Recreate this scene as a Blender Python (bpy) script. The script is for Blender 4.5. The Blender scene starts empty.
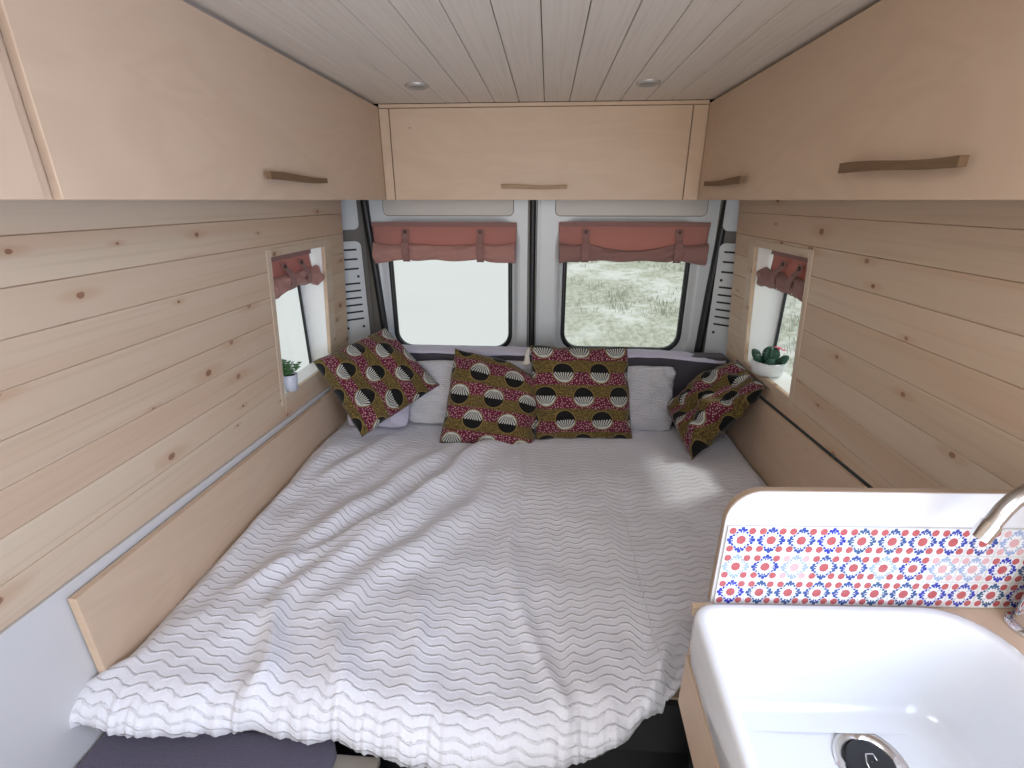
import bpy, bmesh, math, random
import numpy as np
from mathutils import Vector, noise
random.seed(7); rng = np.random.default_rng(7)
S = bpy.context.scene
COL = S.collection
H = 1.55                      # camera height above the van floor; things are modelled with eye level at 0 and lifted by H at the end

# ---------------------------------------------------------------- camera, world, light, exposure
cam_d = bpy.data.cameras.new('camera'); cam = bpy.data.objects.new('camera', cam_d); COL.objects.link(cam)
cam_d.sensor_width = 36; cam_d.lens = 482 / 1024 * 36; cam_d.clip_start = 0.02; cam_d.clip_end = 200
cam.location = (0, 0, H); cam.rotation_euler = (math.radians(90 - 20.9), 0, math.radians(4.0))
S.camera = cam
S.view_settings.view_transform = 'Standard'; S.view_settings.look = 'None'
S.view_settings.exposure = 0.0; S.view_settings.gamma = 1; S.view_settings.use_curve_mapping = False

w = bpy.data.worlds.new('overcast_sky'); S.world = w; w.use_nodes = True
bg = w.node_tree.nodes['Background']; bg.inputs[0].default_value = (0.90, 0.95, 1.0, 1); bg.inputs[1].default_value = 1.0

def area(name, loc, target, sx, sy, power, colr, spread=180):
    d = bpy.data.lights.new(name, 'AREA'); d.shape = 'RECTANGLE'; d.size = sx; d.size_y = sy
    d.energy = power; d.color = colr; d.spread = math.radians(spread)
    o = bpy.data.objects.new(name, d); COL.objects.link(o); o.location = loc
    o.rotation_euler = (Vector(target) - Vector(loc)).to_track_quat('-Z', 'Y').to_euler()
    return o
# daylight pouring in at the open sliding door (right) and through the windscreen behind the camera
area('sliding_door_daylight', (0.98, -0.12, H - 0.30), (-0.7, 0.9, H - 0.85), 1.0, 1.1, 35, (0.58, 0.71, 1.0))
area('cab_daylight', (0.0, -2.3, H - 0.10), (0.0, 1.5, H - 0.4), 1.7, 1.3, 37, (1.0, 0.93, 0.87))
area('added_overhead_fill', (0.0, 0.05, H + 0.33), (-0.1, 0.25, 0), 0.45, 0.45, 8.0, (0.88, 0.92, 1.0))  # added fill lamp under the closed ceiling, brightening walls and bed
sun_d = bpy.data.lights.new('sun', 'SUN'); sun_d.energy = 1.6; sun_d.angle = math.radians(7); sun_d.color = (1, .97, .92)
sun = bpy.data.objects.new('sun', sun_d); COL.objects.link(sun); sun.rotation_euler = Vector((-0.42, -0.22, -0.62)).to_track_quat('-Z', 'Y').to_euler()

# ---------------------------------------------------------------- node helpers
class Nd:
    """A shader socket that can be written with arithmetic."""
    def __init__(s, t, sock): s.t = t; s.s = sock
    def op(s, o, *a, clamp=False):
        n = s.t.nodes.new('ShaderNodeMath'); n.operation = o; n.use_clamp = clamp
        for i, x in enumerate((s,) + a):
            if isinstance(x, Nd): s.t.links.new(x.s, n.inputs[i])
            else: n.inputs[i].default_value = x
        return Nd(s.t, n.outputs[0])
    def __add__(s, o): return s.op('ADD', o)
    def __radd__(s, o): return s.op('ADD', o)
    def __sub__(s, o): return s.op('SUBTRACT', o)
    def __rsub__(s, o): return (s * -1.0) + o
    def __mul__(s, o): return s.op('MULTIPLY', o)
    def __rmul__(s, o): return s.op('MULTIPLY', o)
    def __truediv__(s, o): return s.op('DIVIDE', o)
    def abs(s): return s.op('ABSOLUTE')
    def floor(s): return s.op('FLOOR')
    def frac(s): return s.op('FRACT')
    def sin(s): return s.op('SINE')
    def cos(s): return s.op('COSINE')
    def sqrt(s): return s.op('SQRT')
    def pow(s, e): return s.op('POWER', e)
    def min(s, o): return s.op('MINIMUM', o)
    def max(s, o): return s.op('MAXIMUM', o)
    def lt(s, o): return s.op('LESS_THAN', o)
    def gt(s, o): return s.op('GREATER_THAN', o)
    def atan2(s, o): return s.op('ARCTAN2', o)
    def sm(s, a, b):          # smooth step from a to b
        n = s.t.nodes.new('ShaderNodeMapRange'); n.interpolation_type = 'SMOOTHSTEP'
        s.t.links.new(s.s, n.inputs[0]); n.inputs[1].default_value = a; n.inputs[2].default_value = b
        return Nd(s.t, n.outputs[0])

class Mat:
    def __init__(s, name, col=(.8, .8, .8), rough=.5, metal=0, spec=.5, sheen=0, trans=0):
        s.m = bpy.data.materials.new(name); s.m.use_nodes = True; s.t = s.m.node_tree
        s.b = s.t.nodes['Principled BSDF']; s.out = s.t.nodes['Material Output']
        s.b.inputs['Base Color'].default_value = (*col, 1); s.b.inputs['Roughness'].default_value = rough
        s.b.inputs['Metallic'].default_value = metal; s.b.inputs['Specular IOR Level'].default_value = spec
        if sheen: s.b.inputs['Sheen Weight'].default_value = sheen
    def uv(s):
        n = s.t.nodes.new('ShaderNodeUVMap'); n.uv_map = 'UVMap'
        p = s.t.nodes.new('ShaderNodeSeparateXYZ'); s.t.links.new(n.outputs[0], p.inputs[0])
        return Nd(s.t, p.outputs[0]), Nd(s.t, p.outputs[1])
    def obj(s):
        n = s.t.nodes.new('ShaderNodeTexCoord'); p = s.t.nodes.new('ShaderNodeSeparateXYZ')
        s.t.links.new(n.outputs['Object'], p.inputs[0]); return [Nd(s.t, p.outputs[i]) for i in range(3)]
    def vec(s, *c):
        n = s.t.nodes.new('ShaderNodeCombineXYZ')
        for i, x in enumerate(c):
            if isinstance(x, Nd): s.t.links.new(x.s, n.inputs[i])
            else: n.inputs[i].default_value = x
        return n.outputs[0]
    def noise(s, v, scale, detail=3, rough=.55, dist=0):
        n = s.t.nodes.new('ShaderNodeTexNoise'); s.t.links.new(v, n.inputs['Vector'])
        n.inputs['Scale'].default_value = scale; n.inputs['Detail'].default_value = detail
        n.inputs['Roughness'].default_value = rough; n.inputs['Distortion'].default_value = dist
        return Nd(s.t, n.outputs[0])
    def voro(s, v, scale, out='Distance', rand=1.0):
        n = s.t.nodes.new('ShaderNodeTexVoronoi'); s.t.links.new(v, n.inputs['Vector']); n.inputs['Scale'].default_value = scale
        n.inputs['Randomness'].default_value = rand; n.voronoi_dimensions = '2D'
        if out == 'Color':
            p = s.t.nodes.new('ShaderNodeSeparateXYZ'); s.t.links.new(n.outputs['Color'], p.inputs[0])
            return Nd(s.t, n.outputs['Distance']), Nd(s.t, p.outputs[0]), Nd(s.t, p.outputs[1])
        return Nd(s.t, n.outputs[out])
    def mix(s, f, a, b):
        n = s.t.nodes.new('ShaderNodeMix'); n.data_type = 'RGBA'
        if isinstance(f, Nd): s.t.links.new(f.s, n.inputs[0])
        else: n.inputs[0].default_value = f
        for i, x in ((6, a), (7, b)):
            if isinstance(x, tuple): n.inputs[i].default_value = (*x, 1)
            else: s.t.links.new(x, n.inputs[i])
        return n.outputs[2]
    def color(s, sock): s.t.links.new(sock, s.b.inputs['Base Color']); return s
    def bump(s, h, dist=.002, strength=1.0):
        n = s.t.nodes.new('ShaderNodeBump'); n.inputs['Distance'].default_value = dist; n.inputs['Strength'].default_value = strength
        s.t.links.new(h.s, n.inputs['Height']); s.t.links.new(n.outputs[0], s.b.inputs['Normal']); return s

# ---------------------------------------------------------------- materials
def pine(name, c1, c2, c3):
    m = Mat(name, rough=.5, spec=.25); u, v = m.uv()
    warp = m.noise(m.vec(u * 1.6, v * 5.0, 0.0), 1.0, 2)
    vv = v * 48.0 + warp * 6.0 + u * .15
    ring = (vv.sin() * .5 + .5).pow(1.6)
    fine = m.noise(m.vec(u * 7.0, v * 260.0, 0.0), 1.0, 3)
    big = m.noise(m.vec(u * .8, v * 11.0, 3.0), 1.0, 2)
    c = m.mix(ring * .30 + fine * .30, c1, c2)
    c = m.mix(big.sm(.42, .68) * .75, c, c3)
    c = m.mix(m.noise(m.vec(u * .25, v * 1.3, 9.0), 1.0, 1).sm(.35, .65) * .35, c, tuple(q * .86 for q in c3))
    st = m.noise(m.vec(u * 1.2, v * 70.0, 6.0), 1.0, 2).sm(.52, .70); c = m.mix(st * .22, c, tuple(q * .72 for q in c3))
    KU, KV = 3.9, 12.4
    iu = (u * KU).floor(); iv = (v * KV).floor()
    h = lambda a, b: ((iu * a + iv * b).sin() * 4375.853).frac()
    r1, r2, r3, r4 = h(12.989, 78.233), h(39.346, 11.135), h(73.156, 52.235), h(9.77, 31.41)
    du = u - (iu + r2 * .6 + .2) / KU; dv = v - (iv + r3 * .5 + .25) / KV
    wk = (m.noise(m.vec(u, v, 0.0), 90.0, 2) - .5) * .004
    d = ((du * .72).pow(2.0) + dv.pow(2.0)).sqrt() + wk
    keep = r1.gt(.46); size = r4 * r4 * .0075 + .0035
    core = (d / size).sm(1.05, .7) * keep
    halo = (((du * .28).pow(2.0) + dv.pow(2.0)).sqrt() / size).sm(2.6, .8) * keep
    c = m.mix(halo * .35, c, (.44, .24, .12)); c = m.mix(core * (r3 * .3 + .62), c, (.22, .085, .045))
    return m.color(c).m
PINE_L = pine('pine_cladding', (.66, .535, .40), (.56, .43, .30), (.60, .42, .29))
def plyw(name, c1, c2):
    m = Mat(name, rough=.42, spec=.3); u, v = m.uv()
    n1 = m.noise(m.vec(u * 1.3, v * 4.0, 0.0), 1.0, 3, .6, 1.2)
    fl = ((n1 * 42.0).sin() * .5 + .5)
    fine = m.noise(m.vec(u * 20.0, v * 240.0, 0.0), 1.0, 2)
    c = m.mix(fl * .28 + fine * .22, c1, c2)
    sp = m.voro(m.vec(u * 1.1, v * 1.9, 5.0), 1.0).lt(.006)
    return m.color(m.mix(sp * .6, c, (.30, .19, .12))).m
PLY = plyw('birch_plywood', (.62, .465, .335), (.53, .38, .265))
PLY_EDGE = Mat('plywood_edge', (.36, .26, .18), .6).m
mm = Mat('whitewashed_boards', rough=.55); u, v = mm.uv()
CEILM = mm.color(mm.mix(mm.noise(mm.vec(u * 3.0, v * 120.0, 0.0), 1.0, 3).sm(.35, .8), (.80, .735, .65), (.72, .65, .57))).m
def plain(name, col, rough=.5, metal=0, spec=.5, var=.06, scale=14.0, bump=0, bs=300.0):
    m = Mat(name, col, rough, metal, spec); x, y, z = m.obj()
    f = m.noise(m.vec(x, y, z), scale, 3)
    m.color(m.mix(f, tuple(c * (1 - var) for c in col), tuple(min(1, c * (1 + var)) for c in col)))
    if bump: m.bump(m.noise(m.vec(x, y, z), bs, 2), bump)
    return m.m
VANWHITE = plain('van_body_white', (.62, .66, .67), .32, var=.03)
WHITEPAINT = plain('white_paint', (.62, .61, .61), .5, var=.02)
LININGM = plain('white_lining', (.88, .88, .85), .5, var=.03)
BLACKR = plain('black_rubber', (.012, .013, .015), .45, var=.2)
DARK = plain('dark_void', (.02, .021, .022), .7, var=.2)
GREYMET = plain('grey_green_body_metal', (.15, .14, .12), .5, var=.15, scale=30)
STEEL = plain('brushed_steel', (.62, .60, .57), .26, 1.0, var=.05)
CHROME = plain('chrome', (.74, .74, .74), .10, 1.0, var=.02)
CERAMIC = plain('glazed_ceramic', (.70, .705, .71), .12, var=.01)
POTW = plain('white_pot_glaze', (.72, .76, .76), .35, var=.02)
POTB = plain('pale_blue_pot', (.56, .59, .68), .45, var=.04)
SOIL = plain('soil', (.05, .035, .022), .95, var=.4, scale=200, bump=.003)
LEAF = plain('succulent_leaf', (.07, .17, .06), .5, var=.35, scale=60)
CACT = plain('cactus_flesh', (.015, .075, .045), .45, var=.35, scale=70)
SPINE = plain('cactus_spine', (.6, .6, .5), .6)
FLOWER = plain('pink_petal', (.80, .10, .22), .5, var=.1)
HANDLE = Mat('rough_sawn_handle_wood', rough=.6); _x, _y, _z = HANDLE.obj()
HANDLE = HANDLE.color(HANDLE.mix(HANDLE.noise(HANDLE.vec(_x * 12.0, _y * 12.0, _z * 200.0), 1.0, 4), (.10, .055, .028), (.23, .135, .065))).m
HANDLET = Mat('tan_handle_wood', rough=.6); _x, _y, _z = HANDLET.obj()
HANDLET = HANDLET.color(HANDLET.mix(HANDLET.noise(HANDLET.vec(_x * 12.0, _y * 12.0, _z * 200.0), 1.0, 4), (.26, .16, .085), (.42, .28, .16))).m
VINYL = plain('dark_floor_vinyl', (.035, .035, .033), .5, var=.3)
FRIDGE = plain('dark_fridge_glass', (.015, .016, .016), .12, var=.1)
BENCHM = plain('beige_bench_paint', (.40, .35, .30), .6, var=.05)

def cloth(name, c1, c2, scale=900.0, sheen=.2, trans=0.0, dist=.0006):
    m = Mat(name, c1, .9, spec=.1, sheen=sheen); u, v = m.uv()
    wv = ((u * scale).sin() * (v * scale).sin()) * .5 + .5
    f = m.noise(m.vec(u, v, 0.0), 180.0, 3)
    m.color(m.mix(wv * .4 + f * .5, c1, c2)); m.bump(wv + f, dist)
    if trans:
        tr = m.t.nodes.new('ShaderNodeBsdfTranslucent'); tr.inputs[0].default_value = (min(1, c1[0] * 1.05), c1[1] * .92, c1[2] * .92, 1)
        mx = m.t.nodes.new('ShaderNodeMixShader'); mx.inputs[0].default_value = trans
        m.t.links.new(m.b.outputs[0], mx.inputs[1]); m.t.links.new(tr.outputs[0], mx.inputs[2]); m.t.links.new(mx.outputs[0], m.out.inputs[0])
    return m.m
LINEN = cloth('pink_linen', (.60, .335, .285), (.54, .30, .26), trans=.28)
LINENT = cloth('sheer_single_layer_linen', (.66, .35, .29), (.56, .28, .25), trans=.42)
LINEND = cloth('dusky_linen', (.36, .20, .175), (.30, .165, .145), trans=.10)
SEATF = cloth('aubergine_weave', (.17, .15, .21), (.07, .062, .10), 1500.0, dist=.001)
BACKF = cloth('charcoal_upholstery', (.085, .08, .095), (.055, .05, .06), 1200.0, dist=.001)
LAVF = cloth('lavender_sheet', (.62, .60, .72), (.55, .53, .66))
MATTF = cloth('mattress_ticking', (.45, .42, .40), (.40, .38, .36))
BLIND_BTN = plain('dark_button', (.06, .025, .02), .4)
TASS = cloth('cream_tassel', (.66, .63, .56), (.55, .52, .46), 2500.0)

# white chenille with wavy tufted rows
m = Mat('wavy_tufted_cotton', rough=.95, spec=.08, sheen=.35); u, v = m.uv()
zz = ((u * 108.0 + m.noise(m.vec(u, v, 0.0), 3.0, 1) * 4.0).sin() * .0044) + ((m.noise(m.vec(u, v, 0.0), 8.0, 2) - .5) * .018) + ((m.noise(m.vec(u, v, 0.0), 120.0, 2) - .5) * .006)
rowf = ((v + zz) / .0215).frac() - .5
fz = m.noise(m.vec(u, v, 0.0), 260.0, 3); fz2 = m.noise(m.vec(u, v, 1.0), 60.0, 2)
ridge = (rowf.abs()).sm(.30, .50) * ((fz * 1.5 + fz2 * 1.5 - .85).max(0.0))
m.color(m.mix(ridge * .35, (.745, .755, .82), (.84, .85, .89)))
m.bump(ridge * 1.0 + fz * .22 + fz2 * .15, .0046, .8)
CHEN = m.m
m = Mat('crinkled_white_cotton', rough=.95, spec=.08, sheen=.3); u, v = m.uv()
rr = ((v * 240.0 + (u * 70.0).sin() * 1.2 + m.noise(m.vec(u, v, 0.0), 12.0, 2) * 9.0).sin() * .5 + .5)
m.color(m.mix(rr, (.70, .70, .75), (.79, .79, .83))); m.bump(rr + m.noise(m.vec(u, v, 0.0), 150.0, 2), .005, .9)
PILLM = m.m

# African wax print: ochre and magenta bands, shaded discs half black, half white fan
def waxprint(name, flip):
    m = Mat(name, rough=.85, spec=.12, sheen=.15); u, v = m.uv()
    if flip: v = 1.0 - v * 1.0
    U = u * .41; V = v * .41
    P = .104; W = .152; R = .0415
    row = (V / P + .40).floor(); fy = ((V / P + .40).frac() - .5) * P      # one disc row per period
    half = (row * .5).frac() * 2.0
    fx = (((U / W) + half * .5 + .17).frac() - .5) * W
    nz = m.noise(m.vec(U, V, 0.0), 55.0, 3)
    # band: magenta above the disc centre, ochre below
    band = (fy + (nz - .5) * .003).sm(-.001, .001)
    och = m.mix(m.noise(m.vec(U, V, 2.0), 160.0, 4).sm(.35, .65), (.165, .112, .036), (.045, .032, .013))
    och = m.mix((m.noise(m.vec(U * 1.0, V * 6.0, 4.0), 40.0, 2)).sm(.5, .7) * .35, och, (.36, .30, .07))
    dots = m.voro(m.vec(U, V, 0.0), 95.0, rand=.9).sm(.24, .17)
    mag = m.mix(dots, (.115, .015, .035), (.48, .32, .32))
    c = m.mix(band, och, mag)
    r = (fx * fx + fy * fy).sqrt()
    ringm = r.lt(R + .004) * r.gt(R)
    c = m.mix(ringm, c, (.20, .14, .05))
    disc = r.lt(R)
    c = m.mix(disc, c, (.008, .008, .008))
    # white fan on the upper half: rays from a point below the centre, scalloped rim
    gy = (fy * -1.0) + R * 1.25
    ang = fx.atan2(gy); wav = (ang * 34.0).cos()
    ray = wav.gt(-.15)
    fan = r.lt(R - .001) * (fy + wav * .003).gt(0.0) * ray.max(r.gt(R - .0045)).max(gy.lt(R * .5))
    c = m.mix(fan, c, (.48, .49, .45))
    m.color(c); m.bump(m.noise(m.vec(U, V, 0.0), 700.0, 2), .0008)
    return m.m
WAXA = waxprint('wax_print_cotton', False); WAXB = waxprint('wax_print_cotton_turned', True)

# talavera tiles
m = Mat('painted_glazed_tiles', rough=.15); u, v = m.uv()
fu = u.frac(); fv = v.frac(); iu = u.floor(); iv = v.floor()
rnd = ((iu * 12.989 + iv * 78.233).sin() * 4375.85).frac(); rnd2 = ((iu * 39.3 + iv * 11.1).sin() * 2375.1).frac()
x = (fu - .5).abs(); y = (fv - .5).abs(); a = x.min(y); b = x.max(y)
wob = (m.noise(m.vec(u, v, 0.0), 14.0, 2) - .5) * .05
def dist(px, py, sx=1.0, sy=1.0): return (((a - px) * sx).pow(2.0) + ((b - py) * sy).pow(2.0)).sqrt() + wob
blue = dist(0, .41, 1, .8).lt(.062).max(dist(.105, .355).lt(.056)).max(dist(.165, .265).lt(.042)).max(dist(.04, .30, 1.4, .8).lt(.04))
stem = (a - b).abs().lt(.02) * a.gt(.12) * a.lt(.24)
red = (dist(0, 0).lt(.155)).max(dist(.325, .325).lt(.118))
bc = m.mix(rnd, (.03, .04, .34), (.045, .10, .18)); bc = m.mix((rnd2.gt(.82)) * .6, bc, (.45, .55, .62))
rc = m.mix(m.noise(m.vec(u, v, 0.0), 6.0, 2), (.36, .06, .065), (.46, .13, .125)); rc = m.mix(rnd2.gt(.88) * .45, rc, (.8, .66, .64))
c = m.mix(blue, (.66, .66, .64), bc); c = m.mix(stem * .8, c, (.12, .20, .22)); c = m.mix(red, c, rc)
g = (fu.lt(.03)).max(fu.gt(.97)).max(fv.lt(.03)).max(fv.gt(.97))
c = m.mix(g, c, (.56, .55, .52)); m.color(c); m.bump(g * -1.0, .0012)
TILEM = m.m

# glass: thin pane, transparent with a weak mirror
gm = bpy.data.materials.new('window_glass'); gm.use_nodes = True; t = gm.node_tree; t.nodes.clear()
o = t.nodes.new('ShaderNodeOutputMaterial'); tr = t.nodes.new('ShaderNodeBsdfTransparent'); gl = t.nodes.new('ShaderNodeBsdfGlossy')
tr.inputs[0].default_value = (.95, .97, .96, 1); gl.inputs['Roughness'].default_value = .02; lw = t.nodes.new('ShaderNodeLayerWeight'); lw.inputs[0].default_value = .5; fr = t.nodes.new('ShaderNodeMath'); fr.operation = 'POWER'; t.links.new(lw.outputs['Facing'], fr.inputs[0]); fr.inputs[1].default_value = 5.0
mx = t.nodes.new('ShaderNodeMixShader'); t.links.new(fr.outputs[0], mx.inputs[0]); t.links.new(tr.outputs[0], mx.inputs[1]); t.links.new(gl.outputs[0], mx.inputs[2]); t.links.new(mx.outputs[0], o.inputs[0])
GLASS = gm

# ---------------------------------------------------------------- mesh helpers
class MB:
    def __init__(s): s.v = []; s.f = []; s.uv = []; s.sm = []
    def add(s, verts, faces, uvs=None, smooth=False, off=None):
        b = len(s.v); s.v += [tuple(p) for p in verts]
        off = off or (0, 0)
        for i, f in enumerate(faces):
            s.f.append([b + k for k in f]); s.sm.append(smooth)
            if uvs is not None: s.uv.append([uvs[k] for k in f]); continue
            P = [Vector(verts[k]) for k in f]; n = Vector((0, 0, 0))
            for j in range(len(P)): n += (P[j] - P[0]).cross(P[(j + 1) % len(P)] - P[0])
            ax, ay, az = abs(n.x), abs(n.y), abs(n.z)
            if ax >= ay and ax >= az: q = [(p.y + off[0], p.z + off[1]) for p in P]
            elif ay >= az: q = [(p.x + off[0], p.z + off[1]) for p in P]
            else: q = [(p.y + off[0], p.x + off[1]) for p in P]
            s.uv.append(q)
        return s
    def hexa(s, p, off=None):       # 8 points: bottom 4 ccw, top 4 ccw
        return s.add(p, [(3, 2, 1, 0), (4, 5, 6, 7), (0, 1, 5, 4), (1, 2, 6, 5), (2, 3, 7, 6), (3, 0, 4, 7)], off=off)
    def box(s, x0, x1, y0, y1, z0, z1, off=None):
        return s.hexa([(x0, y0, z0), (x1, y0, z0), (x1, y1, z0), (x0, y1, z0), (x0, y0, z1), (x1, y0, z1), (x1, y1, z1), (x0, y1, z1)], off)
    def prism(s, poly, fn0, fn1, smooth=False):  # poly of 2d points, fn maps point -> 3d at each end
        n = len(poly); A = [fn0(*p) for p in poly]; B = [fn1(*p) for p in poly]
        s.add(A + B, [tuple(range(n))[::-1], tuple(range(n, 2 * n))])
        s.add(A + B, [(i, (i + 1) % n, n + (i + 1) % n, n + i) for i in range(n)], smooth=smooth)
        return s
    def loft(s, loops, cap0=False, cap1=False, smooth=True, close=True):
        n = len(loops[0]); V = [p for l in loops for p in l]; F = []
        for k in range(len(loops) - 1):
            for i in range(n if close else n - 1):
                j = (i + 1) % n; F.append((k * n + i, k * n + j, (k + 1) * n + j, (k + 1) * n + i))
        s.add(V, F, smooth=smooth)
        if cap0: s.add(loops[0], [tuple(range(n))[::-1]])
        if cap1: s.add(loops[-1], [tuple(range(n))])
        return s
    def tube(s, path, r, n=14, caps=True, sx=1.0):
        P = [Vector(p) for p in path]; R = r if isinstance(r, (list, tuple)) else [r] * len(P); loops = []; up = None
        for i, p in enumerate(P):
            d = (P[min(i + 1, len(P) - 1)] - P[max(i - 1, 0)]).normalized()
            if up is None: up = d.orthogonal().normalized()
            up = (up - d * up.dot(d)).normalized(); sd = d.cross(up)
            loops.append([tuple(p + (up * math.cos(a) * R[i] + sd * math.sin(a) * R[i] * sx)) for a in [2 * math.pi * k / n for k in range(n)]])
        return s.loft(loops, caps, caps)
    def lathe(s, prof, c, n=32):   # prof [(r,z)]
        return s.loft([[(c[0] + r * math.cos(2 * math.pi * k / n), c[1] + r * math.sin(2 * math.pi * k / n), c[2] + z) for k in range(n)] for r, z in prof], False, False)
    def grid(s, V, nu, nv, uvs, smooth=True, flip=False):
        F = []
        for j in range(nv - 1):
            for i in range(nu - 1):
                q = (j * nu + i, j * nu + i + 1, (j + 1) * nu + i + 1, (j + 1) * nu + i); F.append(q[::-1] if flip else q)
        return s.add(V, F, uvs, smooth)

def build(name, mb, mat, parent=None, bevel=0, bseg=2, weld=False, solid=0, subd=0, autosm=None):
    me = bpy.data.meshes.new(name)
    V = np.array(mb.v, dtype=float)
    if parent is None:
        lo = V.min(0); hi = V.max(0); org = np.array([(lo[0] + hi[0]) / 2, (lo[1] + hi[1]) / 2, lo[2]])
    else: org = np.array(world_loc(parent))
    me.from_pydata([tuple(p) for p in V - org], [], mb.f); me.validate()
    uvl = me.uv_layers.new(name='UVMap')
    flat = [c for f in mb.uv for p in f for c in p]
    if len(flat) == len(uvl.data) * 2: uvl.data.foreach_set('uv', flat)
    me.polygons.foreach_set('use_smooth', mb.sm[:len(me.polygons)] + [False] * (len(me.polygons) - len(mb.sm)))
    o = bpy.data.objects.new(name, me); COL.objects.link(o); me.materials.append(mat)
    if parent is not None: o.parent = parent; o.location = (0, 0, 0); o.matrix_parent_inverse.identity()
    if parent is None: o.location = org
    else:
        o.location = org - np.array(world_loc(parent))
    if weld:
        w_ = o.modifiers.new('weld', 'WELD'); w_.merge_threshold = .0002
    if solid: q = o.modifiers.new('solid', 'SOLIDIFY'); q.thickness = solid; q.offset = -1
    if bevel:
        q = o.modifiers.new('bevel', 'BEVEL'); q.width = bevel; q.segments = bseg; q.limit_method = 'ANGLE'; q.angle_limit = .6
    if subd: q = o.modifiers.new('sub', 'SUBSURF'); q.levels = subd; q.render_levels = subd
    return o
def world_loc(o):
    l = Vector(o.location)
    while o.parent is not None: o = o.parent; l += Vector(o.location)
    return l
def thing(name, label, cat, loc, group=None):
    o = bpy.data.objects.new(name, None); COL.objects.link(o); o.location = loc; o.empty_display_size = .05
    return tag(o, label, cat, group)
def tag(o, label=None, cat=None, group=None, kind=None):
    if label: o['label'] = label
    if cat: o['category'] = cat
    if group: o['group'] = group
    if kind: o['kind'] = kind
    return o
def struct(name, mb, mat, parent=None, **k):
    o = build(name, mb, mat, parent, **k)
    if parent is None: o['kind'] = 'structure'
    return o
def rrect(w, h, r, n=6):
    """rounded rectangle centred on 0: list of (x,y), ccw; r one radius or four (right-top, left-top, left-bottom, right-bottom)."""
    if not isinstance(r, (list, tuple)): r = [r] * 4
    out = []
    for (sx, sy, a0), q in zip(((1, 1, 0), (-1, 1, 90), (-1, -1, 180), (1, -1, 270)), r):
        q = max(min(q, w / 2, h / 2), 1e-4)
        for k in range(n + 1):
            a = math.radians(a0 + 90 * k / n); out.append((sx * (w / 2 - q) + q * math.cos(a), sy * (h / 2 - q) + q * math.sin(a)))
    return out

XL = lambda z: -.87 + .075 * z
XR = lambda z: .755 - .075 * z

# ---------------------------------------------------------------- ceiling and floor
mb = MB()
pitch = .092; x0 = -.0214
for k in range(-11, 10):
    a = x0 + k * pitch; b = a + pitch - .0022
    mb.box(a, b, -.95, 2.03, .338, .350, off=(random.random() * 5, random.random() * 5))
ceil_ = struct('ceiling', mb, CEILM, bevel=.0012, bseg=1)
mb = MB().box(-1.03, 1.0, -.95, 2.36, .351, .372); struct('ceiling_backing', mb, DARK, ceil_)
mb = MB().box(-1.03, 1.0, -1.0, 2.36, -1.58, -1.55); floor = struct('floor', mb, VINYL)
# ---------------------------------------------------------------- side walls with window openings
def clad(name, X, sgn, zlines, ztop_last, y0, y1, op, zb):
    """planks between z lines; op = (ya, yb, za, zb) window opening; zb(y) lower edge"""
    mb = MB(); oy0, oy1, oz0, oz1 = op
    for k in range(len(zlines) - 1):
        zt, zz_ = zlines[k] - .0004, zlines[k + 1] + .0004; off = (random.random() * 9, random.random() * 9)
        if zz_ > oz1 or zt < oz0: pieces = [(zt, zz_, y0, y1)]
        else:
            pieces = [(zt, zz_, y0, oy0), (zt, zz_, oy1, y1)]
            if zt > oz1: pieces.append((zt, oz1, oy0, oy1))
            if zz_ < oz0: pieces.append((oz0, zz_, oy0, oy1))
        for a, b, s0, s1 in pieces:
            if a > b:
                last = (k == len(zlines) - 2) and b == zz_
                b0, b1 = (zb(s0), zb(s1)) if last else (b, b)
                th = sgn * .012
                p = [(X(b0), s0, b0), (X(b0) + th, s0, b0), (X(b1) + th, s1, b1), (X(b1), s1, b1), (X(a), s0, a), (X(a) + th, s0, a), (X(a) + th, s1, a), (X(a), s1, a)]
                if sgn < 0: p = [p[1], p[0], p[3], p[2], p[5], p[4], p[7], p[6]]
                mb.hexa(p, off)
    return struct(name, mb, PINE_L, bevel=.0013, bseg=1)
zl = [.345, .268, .187, .107, .026] + [-.054 - .0805 * k for k in range(9)]
opL = (1.53, 1.925, -.655, -.172)
zbL = lambda y: -.672 - .042 * y
wl = clad('wall_left', XL, -1, zl, 0, -.95, 2.12, opL, zbL)
zr = [.345, .28, .199, .118, .037] + [-.044 - .081 * k for k in range(8)] + [-.66]
opR = (1.51, 1.90, -.60, -.160)
zbR = lambda y: -.610 - .040 * y
wr = clad('wall_right', XR, 1, zr, 0, .30, 2.10, opR, zbR)
# white board below the cladding on the left, and a dark backing sheet below it on the right
mb = MB()
def slab(mb, x, y0, y1, zt, zb_, th):   # thin upright board, inner face at x, top/bottom as functions of y
    ys = [y0, y1]; xa, xb = (x, x + th) if th > 0 else (x + th, x)
    mb.hexa([(xa, y0, zb_(y0)), (xb, y0, zb_(y0)), (xb, y1, zb_(y1)), (xa, y1, zb_(y1)), (xa, y0, zt(y0)), (xb, y0, zt(y0)), (xb, y1, zt(y1)), (xa, y1, zt(y1))])
slab(mb, -.917, -.95, .665, lambda y: zbL(y) - .001, lambda y: -1.54, -.015)
slab(mb, -.917, .665, 2.12, lambda y: zbL(y) - .001, lambda y: -1.54, -.015)
struct('trim_1', mb, WHITEPAINT, bevel=.001, weld=True)
mb = MB(); slab(mb, .803, .66, 2.10, lambda y: zbR(y) - .006, lambda y: -1.54, .015)
struct('trim_2', mb, DARK)

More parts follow.
